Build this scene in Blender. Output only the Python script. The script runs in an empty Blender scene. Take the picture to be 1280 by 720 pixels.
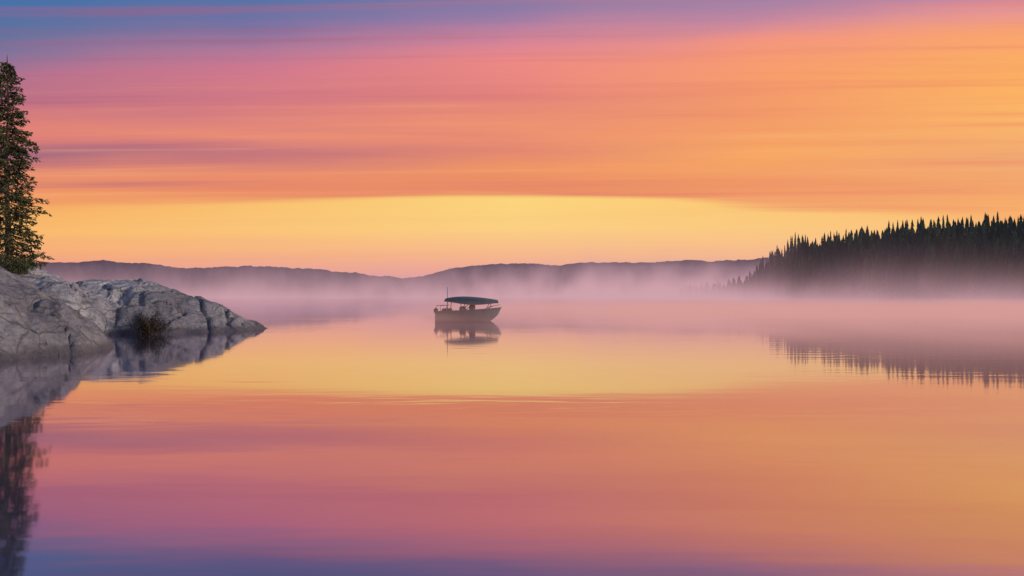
import bpy, math, random
import numpy as np
from mathutils import Vector, noise
random.seed(7); rng=np.random.default_rng(7)
sc=bpy.context.scene
sc.view_settings.view_transform='Standard'
sc.view_settings.look='None'
sc.view_settings.exposure=0
F=1280*28/36.0; H=370.0; CH=2.0
def X_at(px,D): return (px-640)/F*D
def Z_at(py,D): return CH+(H-py)/F*D
# ---------------- camera
cd=bpy.data.cameras.new("camera"); cam=bpy.data.objects.new("camera",cd); sc.collection.objects.link(cam)
cd.lens=28; cd.sensor_width=36; cam.location=(0,0,CH); cam.rotation_euler=(math.radians(90),0,0)
cd.shift_y=(H-360)/1280.0; cd.clip_start=0.1; cd.clip_end=40000
sc.camera=cam
def lin(c):
    o=[]
    for v in c:
        v=v/255.0
        o.append(v/12.92 if v<=0.04045 else ((v+0.055)/1.055)**2.4)
    return tuple(o)+(1.0,)
# ---------------- node helper
class NT:
    def __init__(s,nt): s.nt=nt; s.n=nt.nodes; s.l=nt.links
    def new(s,t,**k):
        nd=s.n.new(t)
        for a,b in k.items(): setattr(nd,a,b)
        return nd
    def put(s,sock,v):
        if hasattr(v,'is_output'): s.l.new(v,sock)
        else: sock.default_value=v
    def m(s,op,a,b=0.0,c=0.0,clamp=False):
        nd=s.n.new('ShaderNodeMath'); nd.operation=op; nd.use_clamp=clamp
        s.put(nd.inputs[0],a); s.put(nd.inputs[1],b); s.put(nd.inputs[2],c)
        return nd.outputs[0]
    def mr(s,v,a,b,c=0.0,d=1.0,smooth=True):
        nd=s.n.new('ShaderNodeMapRange'); nd.interpolation_type='SMOOTHSTEP' if smooth else 'LINEAR'
        s.put(nd.inputs[0],v)
        for i,q in enumerate((a,b,c,d)): s.put(nd.inputs[i+1],q)
        return nd.outputs[0]
    def mix(s,f,a,b,bt='MIX'):
        nd=s.n.new('ShaderNodeMix'); nd.data_type='RGBA'; nd.blend_type=bt
        s.put(nd.inputs[0],f); s.put(nd.inputs[6],a); s.put(nd.inputs[7],b)
        return nd.outputs[2]
    def ramp(s,f,stops,interp='LINEAR'):
        nd=s.n.new('ShaderNodeValToRGB'); cr=nd.color_ramp; cr.interpolation=interp
        stops=sorted(stops,key=lambda q:q[0])
        while len(cr.elements)<len(stops): cr.elements.new(0.5)
        for i,(p,c) in enumerate(stops):
            cr.elements[i].position=p
        for i,(p,c) in enumerate(stops):
            cr.elements[i].color=c
        s.put(nd.inputs[0],f); return nd.outputs[0]
    def xyz(s,a,b,c):
        nd=s.n.new('ShaderNodeCombineXYZ')
        s.put(nd.inputs[0],a);s.put(nd.inputs[1],b);s.put(nd.inputs[2],c); return nd.outputs[0]
    def noise(s,vec,scale=1.0,detail=3.0,rough=0.5,dist=0.0):
        nd=s.n.new('ShaderNodeTexNoise'); s.put(nd.inputs['Vector'],vec)
        nd.inputs['Scale'].default_value=scale; nd.inputs['Detail'].default_value=detail
        nd.inputs['Roughness'].default_value=rough; nd.inputs['Distortion'].default_value=dist
        return nd.outputs[0]
# ---------------- world : a high flat cloud layer with bands running parallel to X
w=bpy.data.worlds.new("World"); sc.world=w; w.use_nodes=True
try:
    w.cycles.sampling_method='MANUAL'; w.cycles.sample_map_resolution=512
except Exception as ex: print(ex)
T=NT(w.node_tree); T.n.clear()
tc=T.new('ShaderNodeTexCoord'); sp=T.new('ShaderNodeSeparateXYZ'); T.l.new(tc.outputs['Generated'],sp.inputs[0])
x,y,z=sp.outputs
yy_=T.m('MAXIMUM',y,0.12)
v=T.m('DIVIDE',z,yy_); az=T.m('DIVIDE',x,yy_)
SC=0.45
def azp(px): return (px-640)/F
def vp(px,py): return (H-py)/F
vt=T.m('SUBTRACT',v,T.m('MULTIPLY',az,0.012))
n1=T.noise(T.xyz(T.m('MULTIPLY',az,0.9),T.m('MULTIPLY',vt,30.0),0.3),1.0,4.0,0.55)
n2=T.noise(T.xyz(T.m('MULTIPLY',az,1.3),T.m('MULTIPLY',vt,85.0),4.3),1.0,4.0,0.6)
n3=T.noise(T.xyz(T.m('MULTIPLY',az,2.6),T.m('MULTIPLY',vt,10.0),9.1),1.0,3.0,0.55)
vd=T.m('ADD',v,T.m('MULTIPLY',T.m('SUBTRACT',n1,0.5),0.035))
vd=T.m('ADD',vd,T.m('MULTIPLY',T.m('SUBTRACT',n3,0.5),0.035))
fac=T.m('DIVIDE',vd,SC,clamp=True)
cols={0:[(0,(72,114,168)),(40,(98,113,157)),(75,(140,115,152)),(100,(178,114,143)),(130,(188,113,135)),(160,(224,130,120)),(178,(220,127,120)),(195,(158,106,130)),(214,(225,134,112)),(245,(240,153,102))],
320:[(0,(88,114,166)),(30,(118,114,162)),(60,(178,120,152)),(88,(208,120,142)),(130,(212,122,130)),(165,(234,142,118)),(190,(196,118,126)),(215,(234,142,110)),(245,(234,138,102))],
640:[(0,(130,121,166)),(25,(164,125,164)),(52,(218,133,150)),(80,(238,137,132)),(120,(226,130,124)),(160,(238,146,114)),(185,(226,134,114)),(205,(240,150,102)),(240,(232,138,102))],
960:[(0,(168,130,165)),(22,(206,138,155)),(46,(243,149,128)),(90,(248,158,108)),(140,(243,154,105)),(190,(248,168,100)),(235,(240,152,103)),(260,(243,164,108))],
1280:[(0,(208,140,160)),(20,(236,152,142)),(50,(250,166,108)),(100,(252,178,97)),(150,(251,182,105)),(200,(240,168,115)),(240,(244,168,108)),(265,(248,176,108))]}
cur=None; prev=None
for px in sorted(cols):
    st=[(vp(px,a)/SC,lin(c)) for a,c in cols[px]]
    tp=cols[px][0][1]; st.append((.93,lin(tuple(.3*p_+.7*q_ for p_,q_ in zip(tp,(66,92,150))))))
    r=T.ramp(fac,st)
    if cur is None: cur=r
    else: cur=T.mix(T.mr(az,azp(prev),azp(px),smooth=False),cur,r)
    prev=px
low={0:[(250,(246,170,98)),(290,(250,186,108)),(318,(248,172,118)),(340,(240,153,134))],
640:[(240,(252,214,122)),(285,(252,208,130)),(315,(249,188,138)),(345,(242,164,148))],
1280:[(255,(250,188,112)),(300,(251,196,132)),(345,(241,175,150))]}
fl=T.m('DIVIDE',T.m('ADD',v,T.m('MULTIPLY',T.m('SUBTRACT',n1,0.5),0.02)),SC,clamp=True)
lc=None
for px in sorted(low):
    r=T.ramp(fl,[(vp(px,a)/SC,lin(c)) for a,c in low[px]])
    if lc is None: lc=r
    else: lc=T.mix(T.mr(az,azp(prev),azp(px),smooth=False),lc,r)
    prev=px
fc=T.new('ShaderNodeFloatCurve'); cm=fc.mapping.curves[0]
azn=T.m('DIVIDE',T.m('ADD',az,0.9),1.8,clamp=True); T.put(fc.inputs['Value'],azn)
pts=[(-240,262),(0,256),(320,250),(640,244),(800,247),(950,257),(1130,266),(1280,284),(1500,320)]
pl=[((azp(a)+0.9)/1.8,vp(a,b)/0.2) for a,b in pts]
pl=[p for p in pl if 0<=p[0]<=1]
cm.points[0].location=(0,pl[0][1]); cm.points[1].location=(1,pl[-1][1])
for p in pl: cm.points.new(max(0.001,min(.999,p[0])),p[1])
fc.mapping.update()
B=T.m('MULTIPLY',fc.outputs[0],0.2)
Bn=T.m('ADD',T.m('SUBTRACT',v,B),T.m('MULTIPLY',T.m('SUBTRACT',n2,0.5),0.016))
soft=T.mr(T.m('ABSOLUTE',az),0.1,0.6,0.005,0.012)
up=T.mr(Bn,T.m('MULTIPLY',soft,-1.0),soft)
skyc=T.mix(up,lc,cur)
st=T.mr(n2,0.48,0.78)
st=T.m('MULTIPLY',T.m('MULTIPLY',st,T.m('MULTIPLY_ADD',up,0.9,0.1)),0.5)
skyc=T.mix(st,skyc,T.mix(T.mr(az,-0.55,0.5),lin((160,94,128)),lin((234,128,105))))
st2=T.mr(n2,0.47,0.25); st2=T.m('MULTIPLY',T.m('MULTIPLY',st2,T.m('MULTIPLY',up,T.mr(v,0.30,0.2))),0.34)
skyc=T.mix(st2,skyc,lin((253,182,124)))
# physical sky plus lavender raised to light the rock: zenith and away from sunset
SAZ=100; SEL=14
ns=T.new('ShaderNodeTexSky'); ns.sky_type='NISHITA'; ns.sun_disc=False
ns.sun_elevation=math.radians(SEL); ns.sun_rotation=math.radians(SAZ)
sv=T.n.new('ShaderNodeVectorMath'); sv.operation='SCALE'; T.l.new(ns.outputs[0],sv.inputs[0]); sv.inputs['Scale'].default_value=0.13
zen=T.mix(0.5,sv.outputs[0],lin((150,152,195)))
mask=T.m('MAXIMUM',T.mr(v,0.46,1.1),T.mr(y,0.6,-0.2))
skyc=T.mix(mask,skyc,zen)
bg=T.new('ShaderNodeBackground'); T.put(bg.inputs[0],skyc); bg.inputs[1].default_value=1.0
wo=T.new('ShaderNodeOutputWorld'); T.l.new(bg.outputs[0],wo.inputs[0])
# ---------------- sun
sd=bpy.data.lights.new("sun","SUN"); sun=bpy.data.objects.new("sun",sd); sc.collection.objects.link(sun)
sd.energy=2.6; sd.angle=math.radians(1.5); sd.color=(1.0,0.78,0.62)
a=math.radians(SAZ); e=math.radians(SEL)
d=Vector((math.sin(a)*math.cos(e),math.cos(a)*math.cos(e),math.sin(e)))
sun.rotation_euler=d.to_track_quat('Z','Y').to_euler()
# ---------------- mesh helper
def mk(name,verts,faces,mats=(),parent=None,smooth=False,mi=None):
    me=bpy.data.meshes.new(name); me.from_pydata([tuple(map(float,q)) for q in verts],[],faces if isinstance(faces,list) else faces.tolist()); me.update()
    for m_ in mats: me.materials.append(m_)
    if mi is not None: me.polygons.foreach_set('material_index',mi)
    if smooth: me.polygons.foreach_set('use_smooth',[True]*len(me.polygons))
    ob=bpy.data.objects.new(name,me); sc.collection.objects.link(ob)
    if parent: ob.parent=parent
    return ob
def mat(name):
    m_=bpy.data.materials.new(name); m_.use_nodes=True; t=NT(m_.node_tree); t.n.clear()
    o=t.new('ShaderNodeOutputMaterial'); return m_,t,o
def pbr(name,colfn,rough=0.8,bump=None,spec=0.3):
    m_,t,o=mat(name); p=t.new('ShaderNodeBsdfPrincipled'); t.l.new(p.outputs[0],o.inputs[0])
    p.inputs['Roughness'].default_value=rough; p.inputs['Specular IOR Level'].default_value=spec
    c=colfn(t) if callable(colfn) else colfn
    t.put(p.inputs['Base Color'],c)
    if bump:
        b=t.new('ShaderNodeBump'); hgt,stg,dist=bump(t); t.put(b.inputs['Height'],hgt)
        b.inputs['Strength'].default_value=stg; b.inputs['Distance'].default_value=dist
        t.l.new(b.outputs[0],p.inputs['Normal'])
    return m_
def pos(t):
    g=t.new('ShaderNodeNewGeometry'); return g.outputs['Position']
# ---------------- water
wm,t,o=mat("lake_water")
P=pos(t); s3=t.new('ShaderNodeSeparateXYZ'); t.l.new(P,s3.inputs[0])
gl=t.new('ShaderNodeBsdfGlossy'); gl.inputs['Roughness'].default_value=0.045; gl.inputs['Color'].default_value=(0.97,0.92,0.99,1)
df=t.new('ShaderNodeBsdfDiffuse'); df.inputs['Color'].default_value=(0.05,0.06,0.13,1)
fr=t.new('ShaderNodeFresnel'); fr.inputs['IOR'].default_value=1.33
wn=t.noise(t.xyz(t.m('MULTIPLY',s3.outputs[0],0.3),t.m('MULTIPLY',s3.outputs[1],1.1),0.0),1.4,2.0,0.5)
calm=t.noise(t.xyz(t.m('MULTIPLY',s3.outputs[0],0.03),t.m('MULTIPLY',s3.outputs[1],0.16),2.0),1.0,1.0,0.5)
bp=t.new('ShaderNodeBump'); t.put(bp.inputs['Height'],wn); t.put(bp.inputs['Strength'],t.mr(calm,.42,.62,.06,.28)); bp.inputs['Distance'].default_value=0.02
t.l.new(bp.outputs[0],gl.inputs['Normal'])
f=t.ramp(fr.outputs[0],[(0.14,(.42,)*3+(1,)),(0.20,(.62,)*3+(1,)),(0.30,(.73,)*3+(1,)),(0.75,(.94,)*3+(1,))])
mx=t.new('ShaderNodeMixShader'); t.put(mx.inputs[0],f); t.l.new(df.outputs[0],mx.inputs[1]); t.l.new(gl.outputs[0],mx.inputs[2]); t.l.new(mx.outputs[0],o.inputs[0])
S=15000
mk("lake_water",[(-S,-S,0),(S,-S,0),(S,S,0),(-S,S,0)],[(0,1,2,3)],[wm])
gm=pbr("lake_bed",(0.05,0.045,0.04,1))
mk("ground",[(-S,-S,-6),(S,-S,-6),(S,S,-6),(-S,S,-6)],[(0,1,2,3)],[gm])
# ---------------- rock
domes=[(-25,27,9.9,9.9,5.0,0.8,0),(-23.6,46.8,8.3,5.6,3.05,1.05,-0.05),(-31,43,10,9,4.3,0.8,0),
 (-18.6,46.6,3.3,2.4,1.25,0.9,0.15),(-21.2,43.6,2.6,2.2,2.1,0.7,0.5),(-23.8,41.8,3.2,3.0,2.75,0.7,0.3),(-17.0,48.6,1.7,1.3,0.65,0.8,0.1),(-19.9,45.6,1.6,1.2,1.75,.7,-.4),
 (-22.6,39.6,1.6,1.5,1.2,.7,.2),(-40,30,12,20,6,0.7,0)]
def rock_h(x,y):
    wx=x+0.9*noise.noise(Vector((x*.35,y*.35,1.0)))+0.25*noise.noise(Vector((x*1.4,y*1.4,5.0)))
    wy=y+0.9*noise.noise(Vector((x*.35,y*.35,8.0)))+0.25*noise.noise(Vector((x*1.4,y*1.4,3.0)))
    best=-1.5
    for cx,cy,rx,ry,h,p,r in domes:
        dx=wx-cx; dy=wy-cy; c=math.cos(r); s=math.sin(r)
        a=(dx*c+dy*s)/rx; b=(-dx*s+dy*c)/ry; q=a*a+b*b
        hv=h*((1-q)**p) if q<1 else -(q-1)*2.2*max(1,h*.5)
        if hv>best: best=hv
    if best>-1.0:
        n=noise.noise(Vector((x*.8,y*.8,2.0))); m2=noise.noise(Vector((x*2.6,y*2.6,2.0)))
        cr=abs(noise.noise(Vector((x*.42+y*.25,y*.5-x*.3,7.0))))
        best+=0.16*n+0.06*m2+0.025*noise.noise(Vector((x*7,y*7,2.0)))
        led=noise.cell(Vector((x*.55+y*.3,y*.6-x*.25,0)))
        best+=0.12*(led-.5)*min(1,max(0,best))
        best-=0.45*max(0,1-cr/0.05)*(0.5+0.5*min(1,max(0,best)))
    return best
nx,ny=300,330
xs=np.linspace(-42,-13,nx); ys=np.linspace(14,55,ny)
vs=[(x_,y_,rock_h(x_,y_)) for y_ in ys for x_ in xs]
fs=[(j*nx+i,j*nx+i+1,(j+1)*nx+i+1,(j+1)*nx+i) for j in range(ny-1) for i in range(nx-1)
    if max(vs[j*nx+i][2],vs[j*nx+i+1][2],vs[(j+1)*nx+i+1][2],vs[(j+1)*nx+i][2])>-1.4]
def rockcol(t):
    P=pos(t); s=t.new('ShaderNodeSeparateXYZ'); t.l.new(P,s.inputs[0])
    a=t.noise(P,0.5,5,.6,0.4); b=t.noise(P,4.0,6,.7)
    c=t.ramp(a,[(0.3,(0.21,0.21,0.24,1)),(0.5,(0.40,0.405,0.44,1)),(0.66,(0.60,0.60,0.63,1))])
    c=t.mix(t.mr(b,0.38,0.6,0.5,0.0),c,(0.10,0.10,0.115,1))
    band=t.noise(t.xyz(t.m('MULTIPLY',t.m('ADD',s.outputs[0],s.outputs[1]),0.3),t.m('MULTIPLY',s.outputs[2],3.0),t.m('MULTIPLY',t.m('SUBTRACT',s.outputs[0],s.outputs[1]),0.9)),1.5,5,.65)
    c=t.mix(t.mr(band,.53,.66,0,.78),c,(0.07,0.062,0.068,1))
    c=t.mix(t.mr(t.noise(P,1.3,4,.6),.6,.72,0,.4),c,(0.34,0.25,0.18,1))
    vo=t.new('ShaderNodeTexVoronoi'); vo.feature='DISTANCE_TO_EDGE'; vo.inputs['Scale'].default_value=0.55
    nd=t.new('ShaderNodeVectorMath'); nd.operation='ADD'; t.l.new(P,nd.inputs[0])
    nn=t.new('ShaderNodeTexNoise'); nn.inputs['Scale'].default_value=0.8; t.l.new(P,nn.inputs['Vector']); t.l.new(nn.outputs['Color'],nd.inputs[1]); t.l.new(nd.outputs[0],vo.inputs['Vector'])
    c=t.mix(t.mr(vo.outputs[0],0.0,0.03,.8,0),c,(0.04,0.035,0.04,1))
    wet=t.mr(t.m('ADD',s.outputs[2],t.m('MULTIPLY',t.m('SUBTRACT',a,0.5),0.5)),0.12,0.45,0.88,0)
    c=t.mix(wet,c,(0.05,0.042,0.048,1))
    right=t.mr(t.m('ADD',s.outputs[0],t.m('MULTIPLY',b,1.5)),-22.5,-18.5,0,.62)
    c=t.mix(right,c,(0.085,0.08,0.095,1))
    return c
def rockb(t):
    P=pos(t); return t.m('ADD',t.noise(P,1.8,8,.62),t.m('MULTIPLY',t.noise(P,7,6,.7),0.25)),0.9,0.5
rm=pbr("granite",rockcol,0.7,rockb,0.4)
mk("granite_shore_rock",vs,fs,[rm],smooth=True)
# ---------------- spruce tree
def leafcol(c1,c2,sc_):
    def f(t):
        P=pos(t); return t.mix(t.mr(t.noise(P,sc_,3,.6),.35,.65),c1,c2)
    return f
needle=pbr("spruce_needles",leafcol((0.018,0.032,0.016,1),(0.085,0.085,0.03,1),1.6),0.7)
bark=pbr("bark",leafcol((0.05,0.035,0.025,1),(0.12,0.08,0.055,1),6),0.9)
def tube(V,Fc,M,pts_,rad,seg,mi_):
    base=len(V)
    for i,(p,r) in enumerate(zip(pts_,rad)):
        p=Vector(p); q=Vector(pts_[min(i+1,len(pts_)-1)])-Vector(pts_[max(i-1,0)]); q.normalize()
        u=q.orthogonal().normalized(); w_=q.cross(u)
        for k in range(seg):
            an=2*math.pi*k/seg; V.append(tuple(p+(u*math.cos(an)+w_*math.sin(an))*r))
    for i in range(len(pts_)-1):
        for k in range(seg):
            a_=base+i*seg+k; b_=base+i*seg+(k+1)%seg
            Fc.append((a_,b_,b_+seg,a_+seg)); M.append(mi_)
def leaf(V,Fc,M,p,dirv,L,W,mi_):
    dirv=dirv.normalized(); u=dirv.cross(Vector((random.uniform(-1,1),random.uniform(-1,1),random.uniform(-1,1)))).normalized()
    b_=len(V); V.extend([tuple(p-u*W*.3),tuple(p+dirv*L*.5-u*W*.5),tuple(p+dirv*L),tuple(p+dirv*L*.5+u*W*.5)])
    Fc.append((b_,b_+1,b_+2,b_+3)); M.append(mi_)
def spruce(name,bx,by,bz,ht,R):
    V,Fc,M=[],[],[]
    n=12
    tube(V,Fc,M,[(bx+.06*math.sin(i*.8),by,bz-.5+(ht+.5)*i/n) for i in range(n+1)],[0.17*(1-i/n)+.012 for i in range(n+1)],7,0)
    zz=0.25
    while zz<ht-0.15:
        tt=zz/ht
        prof=(1-tt)**0.62*(0.86+0.14*math.sin(zz*2.1))*(0.8 if tt<.05 else 1)
        nb=9 if tt<.8 else 6
        a0=random.uniform(0,6.28)
        for k in range(nb):
            an=a0+k*6.283/nb+random.uniform(-.3,.3)
            L=R*prof*random.uniform(.55,1.15)+.12
            if random.random()<.10: continue
            out=Vector((math.cos(an),math.sin(an),0)); side=Vector((-math.sin(an),math.cos(an),0))
            z0=bz+zz+random.uniform(-.1,.1)
            P_=[]
            for i in range(5):
                q=i/4; P_.append(Vector((bx,by,z0))+out*L*q+Vector((0,0,(.18 if tt>.7 else -.05)*L*q-(.38*L*(q**1.2)) + .22*L*q*q)))
            tube(V,Fc,M,P_,[.025,.02,.015,.01,.005],3,0)
            nl=int(9+L*36)
            for i in range(nl):
                q=random.uniform(.12,1)**.8; idx=min(3,int(q*4)); fr_=q*4-idx
                p=P_[idx].lerp(P_[idx+1],fr_)
                wd=(1-q)*.30*L+.07
                p=p+side*random.uniform(-wd,wd)+Vector((0,0,random.uniform(-.14,.03)))
                dv=out*random.uniform(.2,1)+side*random.uniform(-.7,.7)+Vector((0,0,random.uniform(-.8,.25)))
                leaf(V,Fc,M,p,dv,random.uniform(.12,.26),random.uniform(.05,.11),1)
        zz+=0.30*(1-.35*tt)*random.uniform(.8,1.25)
    tube(V,Fc,M,[(bx,by,bz+ht-.1),(bx,by,bz+ht+.35)],[.03,.008],4,1)
    return mk(name,V,Fc,[bark,needle],mi=M)
tx,ty=X_at(9,43),43.0
tz=rock_h(tx,ty)
spruce("spruce_tree",tx,ty,tz-.1,Z_at(74,43)-tz,2.25)
# ---------------- shrubs
shr=pbr("shrub_leaves",leafcol((0.016,0.015,0.012,1),(0.04,0.032,0.022,1),3),0.8)
def shrub(name,cx,cy,r,h,mt):
    V,Fc,M=[],[],[]; cz=max(0,rock_h(cx,cy))-.1
    for s_ in range(44):
        an=random.uniform(0,6.28); ln=random.uniform(.3,1)
        tip=Vector((cx+math.cos(an)*r*ln,cy+math.sin(an)*r*ln,cz+h*(1-.6*ln*ln)*random.uniform(.6,1)))
        b0=Vector((cx+random.uniform(-.3,.3)*r,cy+random.uniform(-.3,.3)*r,cz))
        mid=b0.lerp(tip,.5)+Vector((0,0,.1))
        tube(V,Fc,M,[b0,mid,tip],[.02,.013,.005],3,0)
        for i in range(70):
            q=random.uniform(.1,1.05); p=b0.lerp(tip,q)+Vector([random.gauss(0,.12) for _ in range(3)])
            leaf(V,Fc,M,p,Vector([random.uniform(-1,1) for _ in range(3)])+Vector((0,0,.3)),random.uniform(.05,.11),.05,1)
    return mk(name,V,Fc,[bark,mt],mi=M)
shrub("juniper_shrub",X_at(186,41.6),41.6,1.0,1.3,shr)
shrub("juniper_shrub.001",-26.0,42.0,.8,.9,needle)
# ---------------- distant hills
def hill(name,prof,D,mt,amp,step,back=260):
    pxs=[p[0] for p in prof]; pys=[p[1] for p in prof]
    N=int((pxs[-1]-pxs[0])/step)
    rows=[(0,0.0),(0.03,.16),(0.1,.34),(.2,.5),(.32,.64),(.45,.76),(.6,.86),(.75,.93),(.88,.97),(1.0,1.0),(1.5,.8),(2.5,0.0)]
    nr=len(rows); V=[];Fc=[]
    for i in range(N+1):
        px=pxs[0]+i*step; hgt=max(0.0,Z_at(np.interp(px,pxs,pys),D+back))
        s=X_at(px,D)/D; wob=30*noise.noise(Vector((px*.01,0,D)))
        for j,(q,hf) in enumerate(rows):
            yy=D+q*back+wob; X=s*yy; zz=hgt*hf
            if 0<j<nr-1:
                k=min(1,hgt/15)
                zz+=k*amp*(1.6*noise.noise(Vector((X*.02,yy*.02,D)))+.9*noise.noise(Vector((X*.07,yy*.05,D+5))))
                if j==9: zz+=k*amp*.35*(noise.noise(Vector((X*.3,1,D)))+1.2*random.random()**4)
            V.append((X,yy,zz-0.5 if j in(0,nr-1) else zz))
    for i in range(N):
        for j in range(nr-1):
            a_=i*nr+j; Fc.append((a_,a_+nr,a_+nr+1,a_+1))
    return mk(name,V,Fc,[mt],smooth=True)
def treebump(t):
    P=pos(t); return t.noise(P,.12,3,.6),0.5,5.0
m1=pbr("hazy_forest_far",leafcol((0.15,0.115,0.165,1),(0.17,0.13,0.18,1),.01),1.0,spec=0.0)  # distance haze is mixed into the base colour
m2=pbr("hazy_forest_mid",leafcol((0.085,0.078,0.115,1),(0.115,0.097,0.135,1),.012),1.0,treebump,0.0)  # purple-grey base carries the haze of distance
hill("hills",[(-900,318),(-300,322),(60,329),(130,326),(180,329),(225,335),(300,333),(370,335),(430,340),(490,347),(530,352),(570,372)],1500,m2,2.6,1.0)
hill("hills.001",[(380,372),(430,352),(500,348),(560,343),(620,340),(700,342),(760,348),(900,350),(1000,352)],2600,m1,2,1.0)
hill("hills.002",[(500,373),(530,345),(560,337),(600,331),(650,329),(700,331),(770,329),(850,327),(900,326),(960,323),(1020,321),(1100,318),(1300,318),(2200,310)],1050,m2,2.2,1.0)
# ---------------- right forest on its shore
fp=[(800,820),(890,610),(930,520),(1000,430),(1100,350),(1280,255),(1500,190),(1900,130)]
def Ds(px): return np.interp(px,[q[0] for q in fp],[q[1] for q in fp])
def rise(px,off):
    hm=np.interp(px,[800,850,900,930,960,1000,1050,1150,1300,1900],[0,2,5,9,16,23,27,27,22,17])
    return hm*(1-math.exp(-max(0,off)/36.0))-0.2
V=[];Fc=[]; offs=[-6,0,6,14,24,38,55,80,120,180,260]; npx=140
for i in range(npx+1):
    px=800+i*(1900-800)/npx; s=(px-640)/F
    for q in offs:
        yy=Ds(px)+q; V.append((s*yy,yy,-1.0 if q<0 else rise(px,q)+.5*noise.noise(Vector((px*.03,q*.1,0)))))
for i in range(npx):
    for j in range(len(offs)-1):
        a_=i*len(offs)+j; Fc.append((a_,a_+len(offs),a_+len(offs)+1,a_+1))
tm=pbr("forest_floor",leafcol((0.06,0.06,0.06,1),(0.09,0.08,0.075,1),.2),.95)
mk("shore_terrain",V,Fc,[tm],smooth=True)
V=[];Fc=[];M=[]
def ftree(x_,y_,z_,h,r,far=False):
    tiers=int(8+h*.45)
    b_=len(V); ks=4
    for k in range(ks): V.append((x_+.18*math.cos(k*1.57),y_+.18*math.sin(k*1.57),z_-.5))
    V.append((x_,y_,z_+h*.9))
    for k in range(ks): Fc.append((b_+k,b_+(k+1)%ks,b_+ks)); M.append(0)
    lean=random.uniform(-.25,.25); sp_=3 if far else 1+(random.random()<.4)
    for i in range(tiers):
        q=i/tiers; zt=z_+h*(.08+.92*min(1,q+1.7/tiers)); zb=z_+h*(.06+.90*q)
        rr=r*(1-q)**.8*random.uniform(.75,1.15)+.12
        b_=len(V); V.append((x_+lean*q,y_,zt)); n_=12; a0=random.uniform(0,6)
        for k in range(n_):
            an=a0+k*6.283/n_; r2=rr*(random.uniform(.75,1.25) if k%2 else random.uniform(.3,.6))
            V.append((x_+lean*q+r2*math.cos(an),y_+r2*math.sin(an),zb-(.25*r2 if k%2 else -.25*rr)))
        for k in range(n_): Fc.append((b_,b_+1+k,b_+1+(k+1)%n_)); M.append(sp_)
for _ in range(2900):
    px=random.uniform(850,1750) if random.random()<.7 else random.uniform(940,1300); off=random.uniform(1,120)
    if px<985 and random.random()<.35: continue
    s=(px-640)/F; yy=Ds(px)+off
    hh_=random.uniform(9,15)*random.choice([1,1,1,1.12,1.28,.8])
    if 945<px<1010: hh_*=random.choice([.5,.7,.9,1.2,1.35])
    if px<945: hh_*=.65
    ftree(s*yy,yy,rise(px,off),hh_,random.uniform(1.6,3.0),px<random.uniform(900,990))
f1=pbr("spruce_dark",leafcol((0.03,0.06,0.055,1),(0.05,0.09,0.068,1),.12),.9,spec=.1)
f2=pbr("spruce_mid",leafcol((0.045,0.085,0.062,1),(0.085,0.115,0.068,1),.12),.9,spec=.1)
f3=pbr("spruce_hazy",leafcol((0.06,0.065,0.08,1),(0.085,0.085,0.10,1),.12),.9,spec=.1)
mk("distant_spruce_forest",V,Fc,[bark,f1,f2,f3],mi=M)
# ---------------- mist volumes
def box(name,x0,x1,y0,y1,z0,z1,mt):
    v_=[(x0,y0,z0),(x1,y0,z0),(x1,y1,z0),(x0,y1,z0),(x0,y0,z1),(x1,y0,z1),(x1,y1,z1),(x0,y1,z1)]
    return mk(name,v_,[(0,3,2,1),(4,5,6,7),(0,1,5,4),(1,2,6,5),(2,3,7,6),(3,0,4,7)],[mt])
def mistmat(name,densfn,col,rate):
    m_,t,o=mat(name)
    P=pos(t); s=t.new('ShaderNodeSeparateXYZ'); t.l.new(P,s.inputs[0])
    dn=densfn(t,P,*s.outputs)
    ab=t.new('ShaderNodeVolumeAbsorption'); ab.inputs['Color'].default_value=(0,0,0,1); t.put(ab.inputs['Density'],dn)
    em=t.new('ShaderNodeEmission'); em.inputs['Color'].default_value=col; t.put(em.inputs['Strength'],dn)  # mist glows by itself, standing in for scattered sky light
    ad=t.new('ShaderNodeAddShader'); t.l.new(ab.outputs[0],ad.inputs[0]); t.l.new(em.outputs[0],ad.inputs[1]); t.l.new(ad.outputs[0],o.inputs['Volume'])
    try: m_.cycles.volume_step_rate=rate
    except Exception as ex: print(ex)
    return m_
def farm(t,P,x_,y_,z_):
    hs=t.m('ADD',t.m('MULTIPLY',y_,0.015),0.8)
    hf=t.m('EXPONENT',t.m('MULTIPLY',t.m('DIVIDE',z_,hs),-1.0))
    n=t.noise(t.xyz(t.m('MULTIPLY',x_,0.05),t.m('MULTIPLY',y_,0.012),t.m('MULTIPLY',z_,0.03)),1.0,2,.6)
    n=t.mr(n,0.34,0.68,0.2,2.0)
    rt=t.mr(x_,-60,110,0.65,1.75)
    return t.m('MULTIPLY',t.m('MULTIPLY',hf,n),t.m('MULTIPLY',rt,0.0050))
box("mist",-800,900,130,950,0.05,36,mistmat("mist_far",farm,lin((208,162,172)),0.6))
def nearm(t,P,x_,y_,z_):  # low layer added and shaped to veil the reflections on the water
    n=t.noise(t.xyz(t.m('MULTIPLY',x_,0.12),t.m('MULTIPLY',y_,0.05),z_),1.0,1,.5)
    n=t.mr(n,0.3,0.7,0.5,1.3)
    mk_=t.m('ADD',t.mr(x_,-4.0,18.0,0.0,.75),t.m('MULTIPLY',t.mr(x_,-13.5,-6),t.mr(y_,24,66,0,.75)))
    hf=t.mr(z_,0.1,1.9,1.0,0.0)
    return t.m('MULTIPLY',t.m('MULTIPLY',n,mk_),t.m('MULTIPLY',hf,0.032))
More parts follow.
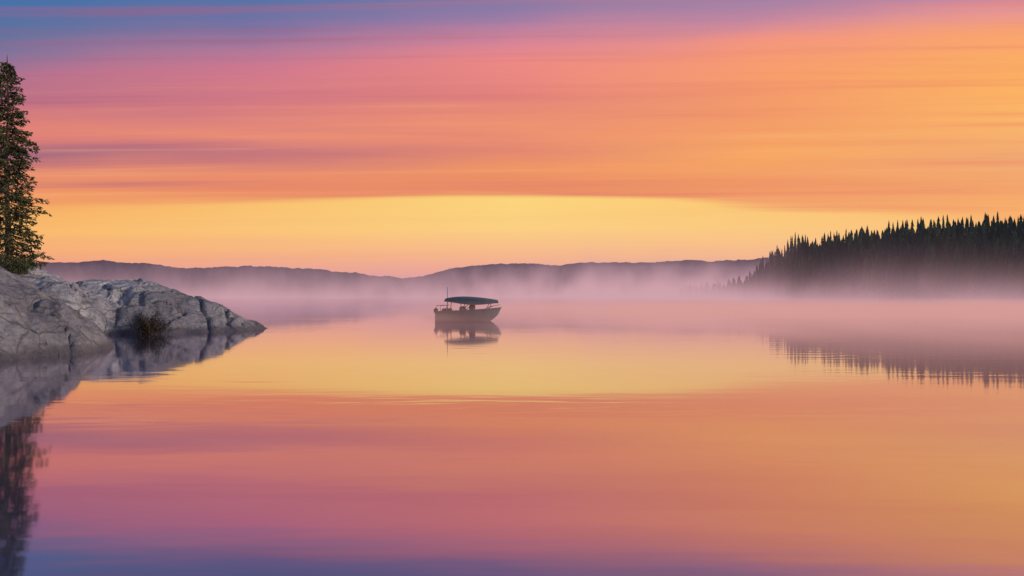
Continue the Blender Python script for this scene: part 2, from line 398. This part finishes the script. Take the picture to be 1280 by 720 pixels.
box("mist.001",-13.5,130,14,128,0.05,1.9,mistmat("mist_near",nearm,lin((216,158,152)),1.0))
# ---------------- boat
boat=bpy.data.objects.new("motorboat",None); sc.collection.objects.link(boat)
boat.location=(X_at(585,64),64,0); boat.rotation_euler=(0,0,math.radians(-6))
hullm=pbr("hull_paint",leafcol((0.04,0.062,0.075,1),(0.06,0.082,0.092,1),2),.5)
canm=pbr("canvas",leafcol((0.065,0.09,0.105,1),(0.085,0.11,0.12,1),3),.85)
trim=pbr("trim_metal",(0.10,0.11,0.12,1),.4)
seatm=pbr("seat_vinyl",(0.09,0.08,0.08,1),.6)
N=22; V=[];Fc=[]; L=4.9
sect=[(0,0),(.45,.06),(.8,.35),(.92,.7),(1.0,1.0),(.92,1.0),(.85,.62),(0,.55)]
full=sect+[(-a_,b_) for a_,b_ in sect[-2:0:-1]]
nf=len(full)
for i in range(N+1):
    q=i/N; xx=-L/2+L*q; wd=.98*(1-max(0,(q-.45)/.55)**2.3)+.015
    sheer=.80+.30*q**2; keel=-.22+.75*max(0,(q-.72)/.28)**2
    for a_,b_ in full: V.append((xx+(.25*b_*q**3),a_*wd,keel+(sheer-keel)*b_))
for i in range(N):
    for k in range(nf):
        a_=i*nf+k; b_=i*nf+(k+1)%nf; Fc.append((a_,a_+nf,b_+nf,b_))
Fc.append(tuple(range(nf))); Fc.append(tuple(N*nf+k for k in range(nf)))
mk("hull",V,Fc,[hullm],boat)
V=[];Fc=[];M=[]
for sgn in(1,-1):
    pp=[]
    for i in range(N+1):
        q=i/N; wd=.98*(1-max(0,(q-.45)/.55)**2.3)+.015; pp.append((-L/2+L*q+.25*q**3,sgn*(wd+.02),.78+.30*q**2))
    tube(V,Fc,M,pp,[.03]*(N+1),6,0)
mk("rub_rail",V,Fc,[trim],boat)
V=[];Fc=[];nu,nv=18,10
for lay in (0,1):
    for i in range(nu+1):
        q=i/nu; xx=-1.75+4.15*q
        for j in range(nv+1):
            r=-1+2*j/nv; wd=.95*(1-.45*q**3)
            top=2.02-.16*r*r-.34*q**2.2-.20*(1-q)**5
            zz=top if lay==0 else top-.10-.38*math.sin(math.pi*min(1,q*1.02))*(.6+.4*r*r)
            V.append((xx,r*wd,zz))
o2=(nu+1)*(nv+1)
for i in range(nu):
    for j in range(nv):
        a_=i*(nv+1)+j; Fc.append((a_,a_+nv+1,a_+nv+2,a_+1)); Fc.append((o2+a_,o2+a_+1,o2+a_+nv+2,o2+a_+nv+1))
for i in range(nu):
    for j in (0,nv):
        a_=i*(nv+1)+j; b_=a_+nv+1; Fc.append((a_,b_,o2+b_,o2+a_))
for i in (0,nu):
    for j in range(nv):
        a_=i*(nv+1)+j; Fc.append((a_,a_+1,o2+a_+1,o2+a_))
mk("canopy",V,Fc,[canm],boat)
V=[];Fc=[];M=[]
for sgn in (1,-1):
    for xa,xb in ((-1.6,-1.5),(-.3,-.5),(1.5,1.9),(-.3,.4)):
        tube(V,Fc,M,[(xa,sgn*.93*(1 if xa<1 else .8),.85),(xb,sgn*.85*(1 if xb<1 else .75),1.55)],[.03,.03],6,0)
    tube(V,Fc,M,[(-2.4,sgn*.85,.8),(-2.4,sgn*.85,1.25),(-1.7,sgn*.88,1.25)],[.022]*3,6,0)
    tube(V,Fc,M,[(1.5,sgn*.75,1.0),(2.0,sgn*.5,1.2),(2.6,0,1.3)],[.02]*3,6,0)
mk("canopy_frame",V,Fc,[trim],boat)
V=[];Fc=[];M=[]
tube(V,Fc,M,[(-1.68,0,.6),(-1.68,0,2.7)],[.03,.02],6,0)
mk("mast",V,Fc,[canm],boat)
def rbox(name,cx,cy,cz,sx,sy,sz,mt,bv=.05):
    import bmesh
    bm=bmesh.new(); bmesh.ops.create_cube(bm,size=1)
    bmesh.ops.scale(bm,vec=(sx,sy,sz),verts=bm.verts); bmesh.ops.bevel(bm,geom=bm.edges[:],offset=bv,segments=3,affect='EDGES')
    bmesh.ops.translate(bm,vec=(cx,cy,cz),verts=bm.verts)
    me=bpy.data.meshes.new(name); bm.to_mesh(me); bm.free(); me.materials.append(mt); ob=bpy.data.objects.new(name,me); sc.collection.objects.link(ob); ob.parent=boat
rbox("outboard_motor",-2.62,0,.80,.32,.36,.5,canm,.1); rbox("motor_leg",-2.62,0,.25,.14,.14,.8,canm,.04)
rbox("stern_seat",-1.7,0,.85,.6,1.4,.3,seatm); rbox("console",.3,.3,.95,.45,.55,.75,seatm,.08); rbox("helm_seat",-.5,.3,.9,.45,.5,.55,seatm,.08)
print("done")
